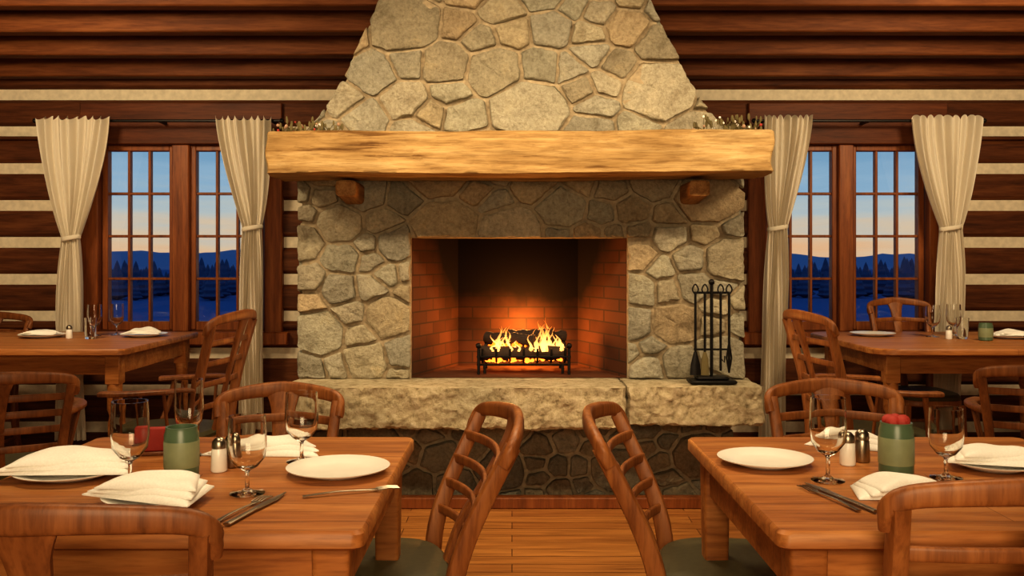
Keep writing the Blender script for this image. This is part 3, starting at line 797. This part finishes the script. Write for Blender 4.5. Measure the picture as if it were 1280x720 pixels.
def napkin(x, y, z, w, d, rot, seed=0, h=0.022):
    """soft folded cloth: three stacked folds, each a closed thin pillow with rolled edge"""
    mb = MB()
    for lay in range(3):
        nx, ny = 26, 18; V = []; F = []
        tw = 0.16*(lay-1)+0.05*math.sin(seed+lay); k = 1-0.10*lay; zb = lay*h*0.24
        for side in (0, 1):
            for j in range(ny+1):
                for i in range(nx+1):
                    u, v = i/nx*2-1, j/ny*2-1
                    px, py = u*w/2*k*(1-0.22*v), v*d/2*k*(1+0.12*u)
                    px, py = px*math.cos(tw)-py*math.sin(tw), px*math.sin(tw)+py*math.cos(tw)
                    e = max(0, (1-abs(u)**3)*(1-abs(v)**3))
                    q = 0.010*(noise.noise(Vector((px*16, py*16, seed+lay*.3)))+.3)*(0.4+lay*.4)+0.003*math.sin(px*50+py*30+seed)*e
                    V.append((px, py, max(0.0005, zb+(e**0.5)*h*0.34*side+q*(e+.15)+(0.003 if side else 0))))
        o = (nx+1)*(ny+1)
        for j in range(ny):
            for i in range(nx):
                a = j*(nx+1)+i
                F.append((a, a+1, a+nx+2, a+nx+1)); F.append((o+a, o+a+nx+1, o+a+nx+2, o+a+1))
        for i in range(nx):
            F.append((i, o+i, o+i+1, i+1)); a = ny*(nx+1)+i; F.append((a, a+1, o+a+1, o+a))
        for j in range(ny):
            a = j*(nx+1); F.append((a, a+nx+1, o+a+nx+1, o+a)); a += nx; F.append((a, o+a, o+a+nx+1, a+nx+1))
        mb.add(V, F, M_LINEN)
    return mb.obj('linen_napkin', (x, y, z), rot, angle=70)
def fork(x, y, z, rot):
    mb = MB()
    mb.sweep(smooth_path([(0, -.09, .003), (0, -.03, .006), (0, .03, .004), (0, .05, .004)], 4), [(.006, .0015), (.003, .0015), (.003, .0015), (.010, .0015)], M_STEEL)
    for k in range(4): mb.sweep([(-.009+.006*k, .048, .004), (-.009+.006*k, .07, .006), (-.009+.006*k, .09, .004)], .0014, M_STEEL, n=5)
    mb.obj('fork', (x, y, z), rot)
def knife(x, y, z, rot):
    mb = MB()
    mb.sweep([(0, -.10, .004), (0, -.01, .004), (0, .0, .004), (.002, .06, .004), (.0, .11, .004)], [(.007, .003), (.006, .003), (.008, .0012), (.009, .001), (.002, .0008)], M_STEEL)
    mb.obj('table_knife', (x, y, z), rot)
def shaker(x, y, z, mat):
    mb = MB(); mb.lathe([(.015, 0), (.017, .003), (.015, .045), (.013, .05)], mat, n=16)
    mb.lathe([(.0145, .048), (.015, .052), (.014, .062), (.008, .069), (0, .071)], M_STEEL, n=16); mb.obj('salt_shaker', (x, y, z))
def jar(x, y, z, h=.10, r=.034, red=False):
    mb = MB(); mb.lathe([(r*.9, 0), (r, .004), (r, h*.85), (r*.92, h*.93), (r*.92, h), (r*.8, h), (r*.8, h*.9), (0, h*.88)], M_GREEN, n=28)
    mb.lathe([(r+.0006, h*.2), (r+.001, h*.22), (r+.001, h*.7), (r+.0006, h*.72)], M_GREEN2, n=28)
    if red:
        for k in range(5): mb.blob((0.014*math.cos(k*1.3), .014*math.sin(k*1.3), h+.002), .015, M_RED, n=8, sz=.9)
    mb.obj('candle_jar', (x, y, z))
T = 0.7605
# left near table
plate(-0.355, 1.88, T, 0.105)
napkin(-0.56, 2.10, T, .22, .12, 0.1, 1, .03)
plate(-0.89, 1.86, T, .11); napkin(-0.89, 1.86, T+.017, .23, .14, .2, 2, .035)
plate(-0.645, 1.66, T, .09); napkin(-0.64, 1.655, T+.017, .19, .12, -.15, 3, .035)
goblet(-0.735, 1.77, T, .165, .036); goblet(-0.495, 1.72, T, .145, .036)
goblet(-0.72, 2.05, T, .17, .032); goblet(-0.455, 1.99, T, .15, .036)
jar(-0.668, 1.86, T); shaker(-0.605, 1.90, T, M_CERAMIC); shaker(-0.59, 1.94, T, M_STEEL)
mb = MB(); mb.box(-.045, .045, -.012, .012, 0, .008, M_CHAIRD, .002); mb.box(-.04, .04, -.008, .008, .008, .062, M_RED, .004); mb.obj('menu_card_holder', (-0.80, 2.06, T), .2)
fork(-0.470, 1.60, T, -.25); knife(-0.446, 1.605, T, -.22); fork(-0.30, 1.72, T, -1.2)
# right near table
plate(0.54, 1.965, T, .10); goblet(0.625, 1.82, T, .165, .036)
napkin(0.79, 2.17, T, .15, .10, -.2, 5, .035)
napkin(0.715, 1.73, T, .15, .11, .3, 6, .035)
plate(1.01, 1.93, T, .095); napkin(1.005, 1.93, T+.017, .17, .12, -.1, 7, .03)
jar(0.785, 1.88, T, .105, .034, True); goblet(0.868, 1.84, T, .14, .034)
shaker(0.715, 1.96, T, M_CERAMIC); shaker(0.757, 1.99, T, M_STEEL)
fork(0.578, 1.68, T, .25); knife(0.60, 1.68, T, .28)
# far tables
TF = .7805
for x, y in ((-2.50, 4.9), (-1.98, 4.95), (1.96, 5.0), (2.62, 4.85)): plate(x, y, TF, .12)
napkin(-2.5, 4.9, TF+.017, .17, .12, .1, 11); napkin(-1.98, 4.95, TF+.017, .17, .12, .2, 12); napkin(2.62, 4.85, TF+.017, .17, .12, .2, 13)
for x, y in ((-2.26, 4.98), (-2.17, 5.05), (2.25, 4.92), (2.40, 5.0)): goblet(x, y, TF, .17, .038)
tumbler(-2.2, 4.8, TF); tumbler(2.35, 4.8, TF); jar(2.42, 4.70, TF, .09); shaker(-2.32, 4.82, TF, M_CERAMIC); shaker(2.27, 4.78, TF, M_CERAMIC)

# ------------------------------------------------------------------ outside
def ground_mat():
    m, nt, b = new_mat('dusk_meadow')
    n1 = N(nt, 'ShaderNodeTexNoise', Scale=0.05, Detail=4.0); tc = N(nt, 'ShaderNodeTexCoord'); nt.links.new(tc.outputs['Object'], n1.inputs['Vector'])
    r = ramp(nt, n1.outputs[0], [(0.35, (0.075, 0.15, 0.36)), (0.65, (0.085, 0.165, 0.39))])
    nt.links.new(r.outputs[0], b.inputs['Base Color']); b.inputs['Roughness'].default_value = 1.0
    b.inputs['Specular IOR Level'].default_value = 0.0; return m
mb = MB(); mb.box(-360, 360, 8, 520, -3.5, -3.4, ground_mat()); mb.obj('ground_outside', smooth=False)
mb = MB(); rr = random.Random(3)
for _ in range(900):
    x = rr.uniform(-110, 110); y = rr.uniform(100, 160); h = rr.uniform(2.0, 4.6)*(0.70+0.38*abs(math.sin(x*.17))); r = h*0.34
    prof = [(0.12, 0)]
    for k in range(5): prof += [(r*(1-k/5.2), h*(0.12+.17*k)), (r*(1-k/5.2)*0.7, h*(.2+.17*k))]
    prof.append((0.0, h)); mb.lathe(prof, M_TREE, (x, y, -3.4), 6)
mb.obj('tree_line', smooth=False)
mb = MB(); V = []; F = []; nn = 160
for i in range(nn+1):
    x = -330+660*i/nn; hgt = 4.5+4.5*(0.5+noise.noise(Vector((i*0.09, 3, 0))))+1.0*noise.noise(Vector((i*.6, 1, 0)))
    V += [(x, 380, -3.4), (x, 420, -3.4+hgt)]
for i in range(nn): F.append((2*i, 2*i+2, 2*i+3, 2*i+1))
mb.add(V, F, M_HILL); mb.obj('distant_hills')
w = bpy.data.worlds.new('dusk_sky'); scene.world = w; w.use_nodes = True; nt = w.node_tree
bg = nt.nodes['Background']; tc = N(nt, 'ShaderNodeTexCoord'); sp = N(nt, 'ShaderNodeSeparateXYZ'); nt.links.new(tc.outputs['Generated'], sp.inputs[0])
mp = N(nt, 'ShaderNodeMapping'); mp.inputs['Scale'].default_value = (2, 2, 22); nt.links.new(tc.outputs['Generated'], mp.inputs[0])
nz = N(nt, 'ShaderNodeTexNoise', Scale=3.0, Detail=6.0); nt.links.new(mp.outputs[0], nz.inputs['Vector'])
ma = N(nt, 'ShaderNodeMath', operation='MULTIPLY_ADD'); ma.inputs[1].default_value = 0.08; nt.links.new(nz.outputs[0], ma.inputs[0]); nt.links.new(sp.outputs[2], ma.inputs[2])
mr = N(nt, 'ShaderNodeMapRange'); mr.inputs[1].default_value = 0.035; mr.inputs[2].default_value = 0.32; nt.links.new(ma.outputs[0], mr.inputs[0])
r = ramp(nt, mr.outputs[0], [(0.0, (0.52, 0.31, 0.17)), (0.09, (0.46, 0.36, 0.25)), (0.19, (0.32, 0.36, 0.36)), (0.30, (0.19, 0.30, 0.40)), (0.45, (0.13, 0.245, 0.36)), (1.0, (0.06, 0.13, 0.24))])
nt.links.new(r.outputs[0], bg.inputs[0]); bg.inputs[1].default_value = 1.35

# ------------------------------------------------------------------ lights
def aim(o, t): o.rotation_euler = (Vector(t)-o.location).to_track_quat('-Z', 'Y').to_euler()
def spot(loc, tgt, e, col, size=60, blend=0.8, rad=0.15):
    l = bpy.data.lights.new('ceiling_spot', 'SPOT'); l.energy = e; l.color = col; l.spot_size = math.radians(size); l.spot_blend = blend; l.shadow_soft_size = rad
    o = bpy.data.objects.new('ceiling_spot', l); o.location = loc; scene.collection.objects.link(o); aim(o, tgt)
def area(loc, tgt, e, col, s=1.0):
    l = bpy.data.lights.new('room_fill', 'AREA'); l.energy = e; l.color = col; l.size = s
    o = bpy.data.objects.new('room_fill', l); o.location = loc; scene.collection.objects.link(o); aim(o, tgt)
WARM = (1.0, 0.76, 0.46)
spot((-1.3, 2.6, 2.85), (-0.2, 4.5, 1.3), 155, WARM, 70, 1.0, 0.07)
spot((1.4, 2.6, 2.85), (0.3, 4.5, 1.3), 140, WARM, 70, 1.0, 0.07)
spot((-0.7, 1.9, 3.0), (-0.62, 1.9, 0.7), 95, WARM, 80, 0.9, 0.2)
spot((0.9, 1.9, 3.0), (0.82, 1.9, 0.7), 95, WARM, 80, 0.9, 0.2)
area((0, -0.8, 1.7), (0, 4.5, 1.0), 68, WARM, 1.4)  # unseen frontal fill, added to light under the mantel evenly
area((0, 3.3, 2.6), (0, 3.7, 0.0), 26, WARM, 0.6)
area((-2.3, 3.4, 2.4), (-2.2, 5.5, 1.3), 34, WARM, 0.4)  # unseen side fill, added to brighten the left curtains and wall
area((2.4, 3.4, 2.4), (2.2, 5.5, 1.3), 34, WARM, 0.4)  # matching unseen fill added for the right curtains
l = bpy.data.lights.new('fire_light', 'POINT'); l.energy = 20; l.color = (1, 0.38, 0.08); l.shadow_soft_size = 0.05
o = bpy.data.objects.new('fire_light', l); o.location = (0.06, 4.98, 0.84); scene.collection.objects.link(o)

# ------------------------------------------------------------------ camera
c = bpy.data.cameras.new('camera'); c.sensor_width = 36; c.lens = 36*1150/1280; c.shift_y = -37/1280; c.clip_end = 1000
o = bpy.data.objects.new('camera', c); o.location = (0, 0, 1.2); o.rotation_euler = (math.pi/2, 0, 0)
scene.collection.objects.link(o); scene.camera = o
